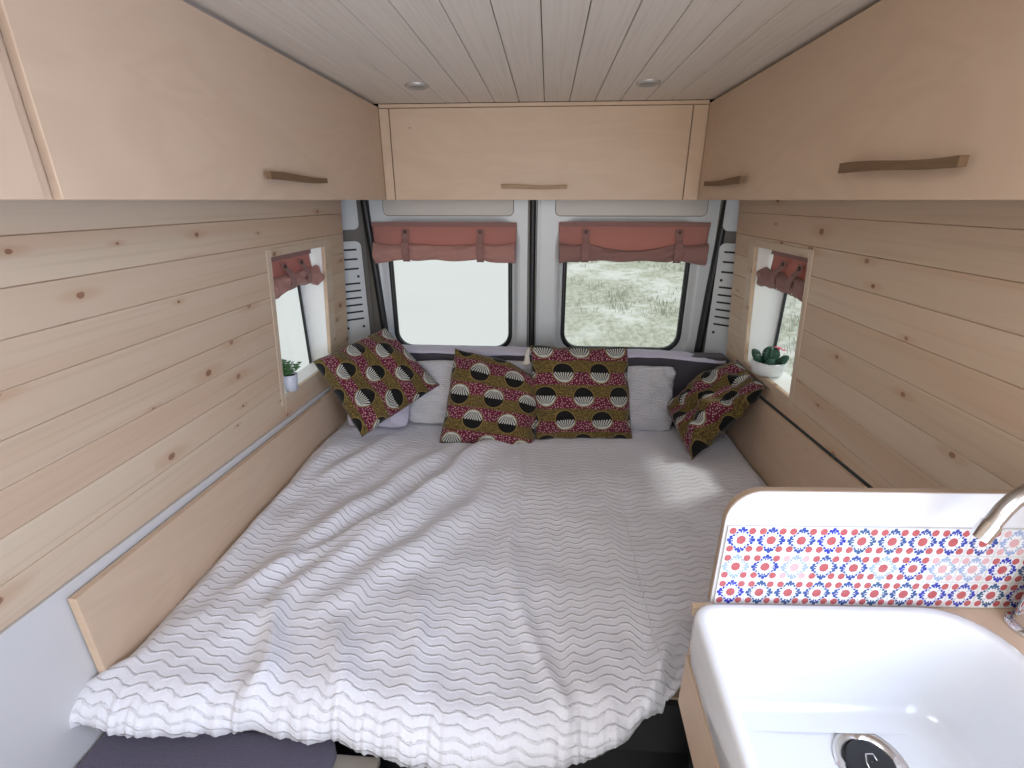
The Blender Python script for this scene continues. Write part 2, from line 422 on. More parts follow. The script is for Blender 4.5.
# outer skin
def skin(name, x, th, y0, y1, z0, z1, hole):
    hy0, hy1, hz0, hz1, r = hole; cy, cz = (hy0 + hy1) / 2, (hz0 + hz1) / 2
    inner = [(p[0] + cy, p[1] + cz) for p in rrect(hy1 - hy0, hz1 - hz0, r, 6)]
    oc = []
    rr_ = rrect(2, 2, .0001, 6)
    for (a, b) in rr_: oc.append((y1 if a > 0 else y0, z1 if b > 0 else z0))
    f = lambda L, X_: [(X_, a, b) for a, b in L]
    mb = MB().loft([f(oc, x), f(inner, x), f(inner, x + th), f(oc, x + th), f(oc, x)], smooth=False)
    return struct(name, mb, VANWHITE)
skl = skin('wall_left_skin', -1.0, -.006, -.95, 2.36, -1.58, .372, (1.18, 1.905, -.74, -.10, .07))
skr = skin('wall_right_skin', .90, .006, .55, 2.36, -1.58, .372, (1.15, 1.885, -.70, -.09, .07))
mb = MB().box(.90, .93, -1.6, -.75, -1.58, .372); struct('wall_right_front', mb, VANWHITE)
mb = MB().box(-1.03, -1.0, -1.6, -.95, -1.58, .372); struct('wall_left_front', mb, VANWHITE)

def side_window(nm, X, sgn, op, xo, glass):
    y0, y1, z0, z1 = op; gy0, gy1, gz0, gz1, r = glass
    root = bpy.data.objects.new(nm, None); COL.objects.link(root); root.location = (X((z0 + z1) / 2), (y0 + y1) / 2, z0); root['kind'] = 'structure'
    mb = MB(); t_ = .010 * sgn
    def lin(ya, yb, za, zb_):   # reveal board: inner edge follows the leaning wall
        xs = [X(za) + t_, xo, X(zb_) + t_]
        xa_, xb_ = X(za) + .0125 * sgn, X(zb_) + .0125 * sgn
        p = [(xa_, ya, za), (xo, ya, za), (xo, yb, za), (xa_, yb, za), (xb_, ya, zb_), (xo, ya, zb_), (xo, yb, zb_), (xb_, yb, zb_)]
        if sgn < 0: p = [p[1], p[0], p[3], p[2], p[5], p[4], p[7], p[6]]
        mb.hexa(p)
    e = .008
    lin(y0 - e, y0, z0, z1); lin(y1, y1 + e, z0, z1); lin(y0 - e, y1 + e, z1, z1 + e)
    build('window_reveal', mb, LININGM, root, bevel=.001)
    mb = MB(); lin(y0 - e, y1 + e, z0 - .015, z0)
    build('window_sill', mb, LININGM, root, bevel=.001)
    # trim boards, 6 mm proud of the cladding
    w_ = .026; pr = -.0025 * sgn
    mb = MB()
    def tb(ya, yb, za, zb_, off):
        p = [(X(za) + pr, ya, za), (X(za) - pr * .1, ya, za), (X(za) - pr * .1, yb, za), (X(za) + pr, yb, za), (X(zb_) + pr, ya, zb_), (X(zb_) - pr * .1, ya, zb_), (X(zb_) - pr * .1, yb, zb_), (X(zb_) + pr, yb, zb_)]
        if sgn < 0: p = [p[1], p[0], p[3], p[2], p[5], p[4], p[7], p[6]]
        mb.hexa(p, off)
    tb(y0 - w_, y0, z0 - w_, z1 + w_, (3.1, .3)); tb(y1, y1 + w_ * 2.2, z0 - w_, z1 + w_, (7.7, 1.9)); tb(y0, y1, z1, z1 + w_, (5.2, 4.4)); tb(y0, y1, z0 - w_, z0 - .0005, (1.2, 2.4))
    build('window_trim', mb, PINE_TRIM, root, bevel=.0012, bseg=1)
    cy, cz = (gy0 + gy1) / 2, (gz0 + gz1) / 2
    L = lambda d, X_: [(X_, a + cy, b + cz) for a, b in rrect(gy1 - gy0 + d * 2, gz1 - gz0 + d * 2, r + d, 6)]
    xi = xo - .002 * sgn; xq = xo + .006 * sgn
    mb = MB().loft([L(.006, xo), L(.006, xi), L(-.002, xi), L(-.004, xq), L(0, xq), L(0, xo)], smooth=False)
    build('window_gasket', mb, BLACKR, root)
    mb = MB().prism([(a, b) for a, b in rrect(gy1 - gy0 - .01, gz1 - gz0 - .01, r, 6)], lambda a, b: (xo + .003 * sgn, a + cy, b + cz), lambda a, b: (xo + .006 * sgn, a + cy, b + cz))
    build('window_glass', mb, GLASS, root)
m_ = pine('pine_trim', (.66, .55, .43), (.60, .48, .36), (.60, .46, .33)); PINE_TRIM = m_
side_window('window_1', XL, -1, opL, -1.0, (1.18, 1.905, -.74, -.10, .07))
side_window('window_2', XR, 1, opR, .90, (1.15, 1.885, -.70, -.09, .07))

# ---------------------------------------------------------------- rear of the van: pillars, seals, doors
mb = MB()
mb.box(-1.03, -.80, 2.29, 2.36, -1.58, .372).box(.74, .93, 2.29, 2.36, -1.58, .372).box(-.80, .74, 2.29, 2.36, .02, .372).box(-.80, .74, 2.29, 2.36, -1.58, -.80)
wb = struct('wall_back', mb, GREYMET)
def pillar(sgn, A, B, zc, n_slots):
    """angled inner panel from A (outer, nearer) to B (inner, farther); local frame a along, n towards the cabin"""
    A = Vector(A); B = Vector(B); d = (B - A).normalized(); n = Vector((d.y, -d.x, 0))
    if n.y > 0: n = -n
    Wd = (B - A).length
    def plate(z0, z1, r, mat, nm, a0=0.0, a1=None, dep=.006, back=0.0):
        a1 = a1 or Wd; mb = MB(); c0 = (a0 + a1) / 2; cz = (z0 + z1) / 2
        L = rrect(a1 - a0, z1 - z0, r, 4)
        if sgn < 0: pass
        f = lambda off: (lambda a, b: tuple(Vector((A.x, A.y, 0)) + d * (a + c0) + n * off + Vector((0, 0, b + cz))))
        mb.prism(L, f(back), f(back + dep)); return mb
    mb = MB()
    pb = A + n * -.012
    mb.prism([(0, -1.5), (Wd + .03, -1.5), (Wd + .03, .36), (0, .36)], lambda a, b: tuple(pb + d * a + Vector((0, 0, b))), lambda a, b: tuple(pb + d * a - n * .01 + Vector((0, 0, b))))
    base = build('rear_pillar_metal', mb, GREYMET, wb)
    build('pillar_panel', plate(-1.2, -.175, .025, VANWHITE, 0), VANWHITE, wb, bevel=.002)
    build('pillar_panel', plate(-.125, .30, .025, VANWHITE, 0), VANWHITE, wb, bevel=.002)
    mb = MB()
    for k, zq in enumerate([-.212, -.254, -.297, -.364, -.398, -.431, -.464, -.497, -.531]):
        q = plate(zq - .004, zq + .004, .004, 0, 0, .015, Wd - .022, .0015, .006); mb.v_off = 0
        b_ = len(mb.v); mb.v += q.v; mb.f += [[i + b_ for i in f] for f in q.f]; mb.uv += q.uv; mb.sm += q.sm
    build('slot_shade_strips', mb, DARK, wb)  # raised dark strips stand in for the shade inside open slots
    mb = MB()
    for aa, zq in ((.065, -.333), (Wd - .028, -.333), (.065, -.570), (Wd - .028, -.570)):
        q = plate(zq - .006, zq + .006, .006, 0, 0, aa - .006, aa + .006, .002, .006)
        b_ = len(mb.v); mb.v += q.v; mb.f += [[i + b_ for i in f] for f in q.f]; mb.uv += q.uv; mb.sm += q.sm
    build('pillar_clips', mb, DARK, wb)
pillar(-1, (-.985, 2.135, 0), (-.856, 2.245, 0), 0, 9)
pillar(1, (.905, 2.135, 0), (.757, 2.245, 0), 0, 9)
# rubber door seals
def strip(path, wx, wy):
    return MB().tube(path, wx, 10, sx=wy / wx)
build('door_seal', strip([(-.830, 2.262, .10), (-.823, 2.262, -.02), (-.800, 2.262, -.35), (-.778, 2.262, -.70), (-.770, 2.262, -1.4)], .0165, .018), BLACKR, wb)
build('door_seal', strip([(.772, 2.262, .10), (.765, 2.262, -.02), (.747, 2.262, -.35), (.730, 2.262, -.70), (.725, 2.262, -1.4)], .0165, .018), BLACKR, wb)

def rear_door(nm, x0, x1, wx0, wx1, wz0, wz1):
    root = bpy.data.objects.new(nm, None); COL.objects.link(root); root.location = ((x0 + x1) / 2, 2.30, -1.4); root['kind'] = 'structure'
    cx, cz = (wx0 + wx1) / 2, (wz0 + wz1) / 2; W, Hh = wx1 - wx0, wz1 - wz0
    oc = [(x1 if a > 0 else x0, .02 if b > 0 else -1.4) for a, b in rrect(2, 2, .0001, 7)]
    O = lambda y: [(a, y, b) for a, b in oc]
    I = lambda d, y, r=.075: [(a + cx, y, b + cz) for a, b in rrect(W + 2 * d, Hh + 2 * d, r + d * .8, 7)]
    mb = MB().loft([O(2.272), I(.050, 2.272), I(.040, 2.276), I(.022, 2.296), I(.010, 2.302), I(.010, 2.318), O(2.318), O(2.272)], smooth=False)
    d = build('door_panel', mb, VANWHITE, root, bevel=.003)
    mb = MB().loft([I(.012, 2.303), I(.012, 2.293), I(.004, 2.290), I(-.004, 2.293), I(-.008, 2.306), I(.009, 2.306)], smooth=True)
    build('window_gasket', mb, BLACKR, root)
    mb = MB().prism(rrect(W - .004, Hh - .004, .075, 7), lambda a, b: (a + cx, 2.307, b + cz), lambda a, b: (a + cx, 2.311, b + cz))
    build('window_glass', mb, GLASS, root)
    # pressed access panel over the window
    mb = MB(); pc = (x0 + x1) / 2 + .0; pw = (x1 - x0) - .13
    P_ = lambda d, y: [(a + pc, y, b - .0) for a, b in rrect(pw + 2 * d, .13 + 2 * d, .02 + d, 4)]
    mb.loft([P_(0, 2.273), P_(0, 2.268), P_(-.002, 2.267)], cap1=True, smooth=False)
    build('access_panel', mb, PANELM, root)
    mb = MB().loft([P_(.003, 2.2725), P_(.003, 2.2712), P_(0, 2.2712), P_(0, 2.2725)], smooth=False); build('panel_seam', mb, GREYMET, root)
    return root
PANELM = plain('panel_offwhite', (.58, .55, .50), .45, var=.03)
rear_door('door_1', -.806, -.088, -.735, -.172, -.690, -.115)
rear_door('door_2', -.030, .752, .088, .640, -.680, -.115)
mb = MB().box(-.087, -.031, 2.285, 2.33, -1.4, .03)
mb2 = MB().tube([(-.066, 2.276, .02), (-.062, 2.276, -1.3)], .0135, 10)
dg = build('door_gap_post', mb, VANWHITE, wb)
build('door_seal', mb2, BLACKR, wb)
build('door_seal_lip', MB().box(-.050, -.045, 2.270, 2.286, -1.3, .02), GREYMET, wb)
build('door_seal_lip', MB().box(-.086, -.080, 2.272, 2.286, -1.3, .02), GREYMET, wb)

# ---------------------------------------------------------------- roman blinds
def blind(nm, label, A, U_, N_, W, Hh, fab, strap_s=(.235, .755), sag=.02, seed=0, flare=.012, notch=0):
    """A top-left corner, U_ direction along width, N_ towards the cabin, hangs down -z"""
    A = Vector(A); U_ = Vector(U_).normalized(); N_ = Vector(N_).normalized()
    root = thing(nm, label, 'blind', tuple(A + U_ * W / 2 - Vector((0, 0, Hh))), 'rolled up pink linen blinds')
    P = lambda s, z, n: tuple(A + U_ * s + Vector((0, 0, -z)) + N_ * n)
    r_ = random.Random(seed)
    # header batten
    mb = MB(); mb.prism(rrect(W, .018, .003, 3), lambda a, b: P(a + W / 2, .010 - b, .006), lambda a, b: P(a + W / 2, .010 - b, .015))
    build('header_hem', mb, LINEND, root)
    # flat fabric
    nu, nv = 60, 20; V = []; UV = []
    for j in range(nv):
        for i in range(nu):
            s = i / (nu - 1); t_ = j / (nv - 1)
            n = .006 + .004 * math.sin(s * 9 + seed) * t_ + .010 * t_ * t_
            V.append(P(s * W * (1 - .02 * t_) + .01 * t_ * W, .014 + t_ * Hh * .70, n)); UV.append((s * W, t_ * Hh))
    build('upper_cloth', MB().grid(V, nu, nv, UV), LINENT, root, solid=.0015)
    # gathered roll: closed swag whose section grows towards the ends
    nu, nc = 90, 22; loops = []; ss = strap_s
    for i in range(nu):
        s = i / (nu - 1)
        # pinch at straps
        pin = max(math.exp(-((s - q) / .03) ** 2) for q in ss)
        inside = ss[0] < s < ss[1]; mid = math.sin(math.pi * (s - ss[0]) / (ss[1] - ss[0])) if inside else 0
        endf = (ss[0] - s) / ss[0] if s < ss[0] else ((s - ss[1]) / (1 - ss[1]) if s > ss[1] else 0)
        zt = Hh * (.52 + .0 * mid) + sag * mid + Hh * .10 * endf * (1 - endf) * 2 - Hh * .02 * endf
        zb_ = Hh * .97 - .006 * pin + flare * endf + .003 * math.sin(s * 23 + seed)
        th = .020 * (1 - .45 * pin) + .006 * endf; cz = (zt + zb_) / 2; hz = (zb_ - zt) / 2; lp = []
        for k in range(nc):
            a = 2 * math.pi * k / nc
            cr = .0022 * math.sin(3 * a + s * 31 + seed) + .0016 * math.sin(5 * a - s * 47) + .0015 * r_.uniform(-1, 1) * .3
            ex = (1 + .00 * endf)
            dz = math.sin(a) * hz; dn = math.cos(a) * th
            dn += .004 * math.sin((dz / max(hz, 1e-4)) * 5 + s * 14 + seed) * (1 if math.cos(a) > 0 else 0)
            lp.append(P(s * W - (.006 if s > .5 else -.006) * endf, cz + dz * ex, .014 + th * .55 + dn + cr))
        loops.append(lp)
    build('gathered_roll', MB().loft(loops, True, True), fab, root, weld=True)
    for q in ss:
        mb = MB(); V = []; sw = .0165
        prof = [(.030, .018), (.045, .019), (Hh * .42, .026), (Hh * .52, .038), (Hh * .66, .046), (Hh * .80, .046), (Hh * .93, .040), (Hh * 1.0, .026), (Hh * 1.0, .014)]
        loops = [[P(q * W - sw, z, n), P(q * W + sw, z, n), P(q * W + sw, z, n + .003), P(q * W - sw, z, n + .003)] for z, n in prof]
        st = build('strap', MB().loft(loops, True, True, smooth=False), LINEND if fab is LINEN else fab, root, bevel=.001)
        c = Vector(P(q * W, .042, .024)); k_ = 14
        e1 = U_; e2 = Vector((0, 0, 1)); lp = lambda r, n: [tuple(c + N_ * n + e1 * math.cos(2 * math.pi * j / k_) * r + e2 * math.sin(2 * math.pi * j / k_) * r) for j in range(k_)]
        build('button', MB().loft([lp(.007, -.002), lp(.0075, .001), lp(.006, .003), lp(.002, .0025)], True, True), BLIND_BTN, st)
    return root
blind('roman_blind', 'pink linen roman blind rolled up over the left rear door window', (-.796, 2.262, -.093), (1, 0, 0), (0, -1, 0), .660, .172, LINEN, sag=.010, seed=1, strap_s=(.235, .752))
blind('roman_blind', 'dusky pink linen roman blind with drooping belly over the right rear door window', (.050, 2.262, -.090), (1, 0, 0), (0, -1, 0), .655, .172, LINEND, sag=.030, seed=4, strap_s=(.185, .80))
blind('roman_blind', 'short pink blind tied up in the left side wall window', (-.945, 1.905, -.178), (0, -1, 0), (1, 0, 0), .362, .125, LINEN, sag=.008, seed=7, strap_s=(.28, .62), flare=.02)
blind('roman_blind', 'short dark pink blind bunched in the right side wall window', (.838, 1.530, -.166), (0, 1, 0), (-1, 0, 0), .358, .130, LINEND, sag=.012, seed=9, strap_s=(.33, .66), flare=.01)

# ---------------------------------------------------------------- overhead cabinets
def handle_bar(nm, parent, p0, p1, up, out, hgt, mat, seed):
    """rough hand-sawn wooden bar from p0 to p1 standing off its door on two spacers"""
    p0 = Vector(p0); p1 = Vector(p1); d = (p1 - p0); up = Vector(up); out = Vector(out); r_ = random.Random(seed); n = 14; loops = []
    ph = r_.uniform(0, 6)
    for i in range(n + 1):
        s = i / n; c = p0 + d * s + up * (.0025 * math.sin(s * 5 + ph))
        h = hgt * (1 + .12 * math.sin(s * 4 + ph)) / 2; t0, t1 = .012, .024
        loops.append([tuple(c - up * h + out * t0), tuple(c - up * h + out * t1), tuple(c + up * h + out * t1), tuple(c + up * h + out * t0)])
    mb = MB().loft(loops, True, True, smooth=False)
    for s in (.15, .85):
        c = p0 + d * s; dn = d.normalized()
        q = [c + dn * a * .006 + up * b * hgt * .3 for a, b in ((-1, -1), (1, -1), (1, 1), (-1, 1))]
        mb.loft([[tuple(x) for x in q], [tuple(x + out * .013) for x in q]], True, True, smooth=False)
    return build(nm, mb, mat, parent, bevel=.0015)

# left, rear one
c = thing('overhead_cabinet', 'long birch plywood overhead cabinet on the left wall, its door meeting the rear cabinet', 'cabinet', (-.80, 1.33, 0))
build('carcass', MB().box(-.842, -.664, .634, 2.028, 0, .332), PLY, c, bevel=.001)
dr = build('cabinet_door', MB().box(-.662, -.648, .648, 2.028, .0, .327), PLY, c, bevel=.0012)
handle_bar('handle', dr, (-.648, 1.142, .050), (-.648, 1.440, .052), (0, 0, 1), (1, 0, 0), .015, HANDLE, 1)
c = thing('overhead_cabinet', 'nearer plywood overhead cabinet at the top left corner, cut off by the frame', 'cabinet', (-.80, .1, 0))
build('carcass', MB().box(-.842, -.664, -.62, .632, 0, .332), PLY, c, bevel=.001)
build('cabinet_door', MB().box(-.662, -.648, -.60, .624, .0, .327), PLY, c, bevel=.0012)
c = thing('overhead_cabinet', 'plywood overhead cabinet along the right wall with two rough wooden handles', 'cabinet', (.72, 1.1, 0))
build('carcass', MB().box(.590, .728, .02, 2.028, 0, .332), PLY, c, bevel=.001)
dr = build('cabinet_door', MB().box(.573, .588, .03, 2.028, .0, .327), PLY, c, bevel=.0012)
handle_bar('handle', dr, (.573, 1.545, .0525), (.573, 1.89, .0535), (0, 0, 1), (-1, 0, 0), .017, HANDLE, 3)
handle_bar('handle', dr, (.573, .752, .0505), (.573, 1.042, .0545), (0, 0, 1), (-1, 0, 0), .0155, HANDLE, 5)
c = thing('overhead_cabinet', 'plywood overhead cabinet spanning the rear above the doors with a tan handle', 'cabinet', (-.04, 2.13, 0))
build('carcass', MB().box(-.660, .585, 2.046, 2.255, 0, .332), PLY, c)
build('stile', MB().box(-.6475, -.6115, 2.031, 2.045, 0, .322), PLY, c, bevel=.001)
build('stile', MB().box(.5195, .5725, 2.031, 2.045, 0, .322), PLY, c, bevel=.001)
build('top_rail', MB().box(-.6475, .5725, 2.031, 2.045, .324, .3365), PLY, c, bevel=.001)
dr = build('cabinet_door', MB().box(-.6075, .5155, 2.031, 2.045, .0, .3215), PLY, c, bevel=.001)
handle_bar('handle', dr, (-.181, 2.031, .047), (.072, 2.031, .048), (0, 0, 1), (0, -1, 0), .013, HANDLET, 8)
# ceiling spot lights (off)
for i, (x, y, l) in enumerate(((-.422, 1.73, 'left round recessed ceiling spot light, switched off'), (.298, 1.738, 'right round recessed ceiling spot light, switched off'))):
    c = thing('ceiling_spot', l, 'ceiling light', (x, y, .334), 'recessed spots in the ceiling')
    build('bezel', MB().lathe([(.038, .004), (.037, -.001), (.033, -.004), (.027, -.003), (.024, .001)], (x, y, .334), 36), plain('brushed_bezel', (.52, .50, .47), .4, .6), c)
    build('lens', MB().lathe([(.0245, .0015), (.018, .0008), (.001, .0006)], (x, y, .334), 30), plain('frosted_lens', (.42, .37, .33), .5), c)

# ---------------------------------------------------------------- bed: base, mattress, backrest, side boards
c = bedt = thing('bed', 'built-in plywood bed platform with side boards and dark storage underneath', 'bed', (-.05, 1.3, -1.55))
build('platform', MB().box(-.90, .79, .78, 2.10, -1.06, -1.04), PLY, c)
build('front_board', MB().box(-.40, .78, .765, .779, -1.20, -1.045), DARK, c)
build('storage_shade_sheet', MB().box(-.90, .78, .86, .88, -1.549, -1.06), DARK, c)  # dark sheet standing in for the shade of the open storage
tag(build('mattress', MB().prism([(-.885, .70), (.05, .70), (.22, .79), (.30, .86), (.785, .86), (.785, 1.985), (-.885, 1.985)], lambda a, b: (a, b, -1.039), lambda a, b: (a, b, -.945)), MATTF, bevel=.02, bseg=4), 'thin mattress under the wavy white bed cover', 'mattress')
c = thing('bolster', 'charcoal upholstered backrest across the rear doors with a lavender sheet folded over its top', 'bolster', (-.04, 2.1, -.945))
build('cushion_pad', MB().box(-.885, .79, 2.004, 2.095, -1.039, -.626), BACKF, c, bevel=.018, bseg=4)
# sheet over the top edge
nu, nv = 160, 14; V = []; UV = []
for j in range(nv):
    for i in range(nu):
        s = i / (nu - 1); t_ = j / (nv - 1); x = -.87 + s * 1.64
        prof = [(2.001, -.634 - .004 * math.sin(s * 21)), (2.003, -.627), (2.010, -.621), (2.022, -.619), (2.04, -.618), (2.06, -.618), (2.08, -.619), (2.09, -.620), (2.10, -.625), (2.103, -.65)]
        q = t_ * (len(prof) - 1); a = int(min(q, len(prof) - 2)); f = q - a
        y = prof[a][0] * (1 - f) + prof[a + 1][0] * f; z = prof[a][1] * (1 - f) + prof[a + 1][1] * f
        z += .004 * noise.noise(Vector((x * 14, y * 20, 0))) - (.012 if x > .5 else 0) * min(1, (x - .5) / .2 if x > .5 else 0)
        V.append((x, y, z + .001)); UV.append((x, y))
build('folded_sheet', MB().grid(V, nu, nv, UV), LAVF, c, solid=.003)
mb = MB(); slab(mb, -.893, .662, 2.0, lambda y: -.700 - .034 * y, lambda y: -1.03, -.018)
build('side_board', mb, PLY, bedt, bevel=.0015)
mb = MB(); slab(mb, .791, .662, 2.0, lambda y: -.617 - .040 * y, lambda y: -1.03, .011)
build('side_board', mb, PLY, bedt, bevel=.0015)

# ---------------------------------------------------------------- duvet
hem_pts = [(-.91, .590), (-.88, .578), (-.84, .588), (-.76, .580), (-.66, .596), (-.55, .615), (-.41, .612), (-.318, .594), (-.215, .575), (-.12, .570), (-.026, .578), (.068, .598), (.16, .622), (.236, .675), (.30, .735), (.34, .76), (.80, .77)]
hx = np.array([p[0] for p in hem_pts]); hy = np.array([p[1] for p in hem_pts])
folds = [  # polyline (x,y), height, width
 ([(-.30, 1.70), (-.51, 1.42), (-.64, 1.13), (-.74, .89), (-.86, .69)], .020, .040),
 ([(-.16, 1.74), (-.24, 1.61), (-.43, 1.2), (-.61, .93), (-.76, .72)], .030, .042),
 ([(-.22, 1.70), (-.36, 1.40), (-.50, 1.18), (-.62, 1.04), (-.80, .88)], .020, .026),
 ([(-.10, 1.70), (-.22, 1.32), (-.34, 1.08), (-.50, .90), (-.60, .80)], .020, .050),
 ([(-.06, 1.70), (-.10, 1.13), (-.03, .91), (.05, .66), (.07, .57)], .010, .020),
 ([(.12, .60), (.20, .62), (.27, .74), (.34, .88)], .032, .022),
 ([(-.64, .84), (-.585, .70), (-.56, .58)], .024, .024),
 ([(-.47, .80), (-.42, .70), (-.38, .60)], .016, .026),
 ([(-.60, 1.75), (-.70, 1.55), (-.80, 1.35)], .016, .035),
 ([(.45, 1.75), (.52, 1.5), (.60, 1.2)], .008, .05),
 ([(-.86, 1.0), (-.84, 1.4), (-.82, 1.7)], .012, .03),
 ([(-.30, .95), (-.26, .78), (-.28, .60)], .010, .03),
]
nu, nv = 400, 360
sx = np.linspace(0, 1, nu); ty = np.linspace(0, 1, nv)
SX, TY = np.meshgrid(sx, ty)
X = -.893 + SX * (.789 + .893)
hemY = np.interp(X, hx, hy)
fr_ = np.array([noise.noise(Vector((x * 46, 3, 0))) * .006 + noise.noise(Vector((x * 120, 9, 0))) * .004 for x in X[0]])
hemY = hemY + fr_[None, :]
Yc = hemY + TY ** 1.0 * (1.99 - hemY)
drop = np.clip((Yc - hemY) / .085, 0, 1)
hemdrop = np.interp(X, [-.91, -.80, -.6, -.4, -.1, .2, .35, .8], [.050, .065, .078, .088, .092, .072, .050, .05])
Z = -.917 - hemdrop * (1 - np.sqrt(np.clip(1 - (1 - drop) ** 2, 0, 1)))
def polyd(px, py, pts):
    best = np.full(px.shape, 9.0); tt = np.zeros(px.shape); n = len(pts) - 1
    for i in range(n):
        ax, ay = pts[i]; bx, by = pts[i + 1]; L2 = (bx - ax) ** 2 + (by - ay) ** 2
        q = np.clip(((px - ax) * (bx - ax) + (py - ay) * (by - ay)) / L2, 0, 1)
        d = np.hypot(px - ax - q * (bx - ax), py - ay - q * (by - ay)); m_ = d < best
        best = np.where(m_, d, best); tt = np.where(m_, (i + q) / n, tt)
    return best, tt
sh = np.zeros_like(X)
wobx = .03 * np.sin(Yc * 9 + X * 4) + .012 * np.sin(X * 23 + Yc * 17)
for pts, hgt, wd in folds:
    d, tt = polyd(X + wobx * .5, Yc, pts)
    amp = hgt * np.sin(np.clip(tt * .9 + .08, 0, 1) * np.pi) ** .6
    g_ = amp * np.exp(-(d / wd) ** 2); Z += g_ - amp * .25 * np.exp(-((d - wd * 2.0) / wd) ** 2)
nz = np.array([[noise.noise(Vector((-.893 + 1.682 * i / 99, y * 1.0, 0)) * 4.0) * .009 + noise.noise(Vector((-.893 + 1.682 * i / 99, y, 5)) * 14.0) * .0030 for i in range(100)] for y in np.linspace(.55, 2.0, 90)])
iy = np.clip((Yc - .55) / 1.45 * 89, 0, 88.999); ix = np.clip(SX * 99, 0, 98.999)
i0 = iy.astype(int); j0 = ix.astype(int); fy_ = iy - i0; fx_ = ix - j0
Z += (nz[i0, j0] * (1 - fy_) * (1 - fx_) + nz[i0 + 1, j0] * fy_ * (1 - fx_) + nz[i0, j0 + 1] * (1 - fy_) * fx_ + nz[i0 + 1, j0 + 1] * fy_ * fx_) * 1.2
# plump towards the pillows, tuck down along both boards
Z += .012 * np.exp(-((Yc - 1.55) / .22) ** 2)
edge = np.minimum(X + .893, .789 - X); Z -= .028 * np.clip(1 - edge / .05, 0, 1) ** 2
Z -= .10 * np.clip((Yc - 1.93) / .06, 0, 1)
Z = np.where(Yc > .70, np.maximum(Z, -.939), Z)
# vertical hem ruffle
ruf = np.array([noise.noise(Vector((x * 12, 0, 7))) for x in X[0]])
Yc2 = Yc + (1 - drop) ** 2 * ruf[None, :] * .012
WY = np.cumsum(np.hypot(np.diff(Yc, axis=0, prepend=Yc[:1]), np.diff(Z, axis=0, prepend=Z[:1])), axis=0)
UVv = WY + .05 * np.sin(X * 3.1 + 1) + hemY
X = np.where(X < -.5, X - .045 * np.clip((-X - .5) / .39, 0, 1) * np.clip((.70 - Yc) / .06, 0, 1), X)
V = np.stack([X, Yc2, Z], -1).reshape(-1, 3); UV = np.stack([X, UVv], -1).reshape(-1, 2)
tag(build('duvet', MB().grid([tuple(p) for p in V], nu, nv, [tuple(p) for p in UV]), CHEN, solid=.010), 'rumpled white duvet with wavy tufted rows covering the whole bed', 'duvet')

# ---------------------------------------------------------------- pillows and cushions
def pillow(nm, label, cat, C, thick, mat, group=None, n=46, pinch=.05, wr=.004, seed=0, sag=0, dent=None, fold=0, rnd_c=0, uvsize=1.0):
    """C corners: bottom-left, bottom-right, top-right, top-left seen from the front; puffs to both sides"""
    C = [Vector(c) for c in C]; N_ = ((C[1] - C[0]).cross(C[3] - C[0])).normalized()
    if N_.y > 0: N_ = -N_
    V = {0: [], 1: []}; UV = []
    for j in range(n):
        for i in range(n):
            u = i / (n - 1); v = j / (n - 1); a, b = 2 * u - 1, 2 * v - 1
            # edges bow inwards between the pointed corners
            uu = .5 + a * .5 * (1 - pinch * (1 - b * b)); vv = .5 + b * .5 * (1 - pinch * (1 - a * a))
            p = C[0] * (1 - uu) * (1 - vv) + C[1] * uu * (1 - vv) + C[2] * uu * vv + C[3] * (1 - uu) * vv
            pr = ((1 - abs(a) ** 2.6) * (1 - abs(b) ** 2.6)) ** .55
            wk = wr * (noise.noise(Vector((u * 3.2 + seed, v * 3.2, seed))) * 2.2 + noise.noise(Vector((u * 9 + v * 4, v * 7 + seed, 2))) * 1.0 + noise.noise(Vector((u * 22 - v * 9, v * 12 + seed, 4))) * .35) * min(1, (1 - max(abs(a), abs(b))) * 6)
            ew = wr * 1.2 * noise.noise(Vector((u * 7 + seed * 3, v * 7, 8)))
            fr = thick * pr * (1 - sag * v * .5)
            if dent: fr -= dent[2] * math.exp(-(((u - dent[0]) / dent[3]) ** 2 + ((v - dent[1]) / dent[4]) ** 2))
            p = p + (C[1] - C[0]) * (.014 * noise.noise(Vector((u * 3 + seed, v * 5, 21)))) + (C[3] - C[0]) * (.014 * noise.noise(Vector((u * 5, v * 3 + seed, 31))))
            p = p.lerp((C[0] + C[1] + C[2] + C[3]) / 4, rnd_c * abs(a) ** 5 * abs(b) ** 5)
            if fold:                      # one top corner flops down and forward
                q = max(0, u + v - 1.45) / .55; p = p + Vector((-.02, -.05, -.055)) * q * q
            V[0].append(tuple(p + N_ * (fr + wk + ew))); V[1].append(tuple(p + N_ * (-thick * .75 * pr + ew)))
            UV.append((u * uvsize, v * uvsize))
    mb = MB(); mb.grid(V[0], n, n, UV, flip=True); mb.grid(V[1], n, n, UV)
    o = build(nm, mb, mat, weld=True)
    return tag(o, label, cat, group), N_

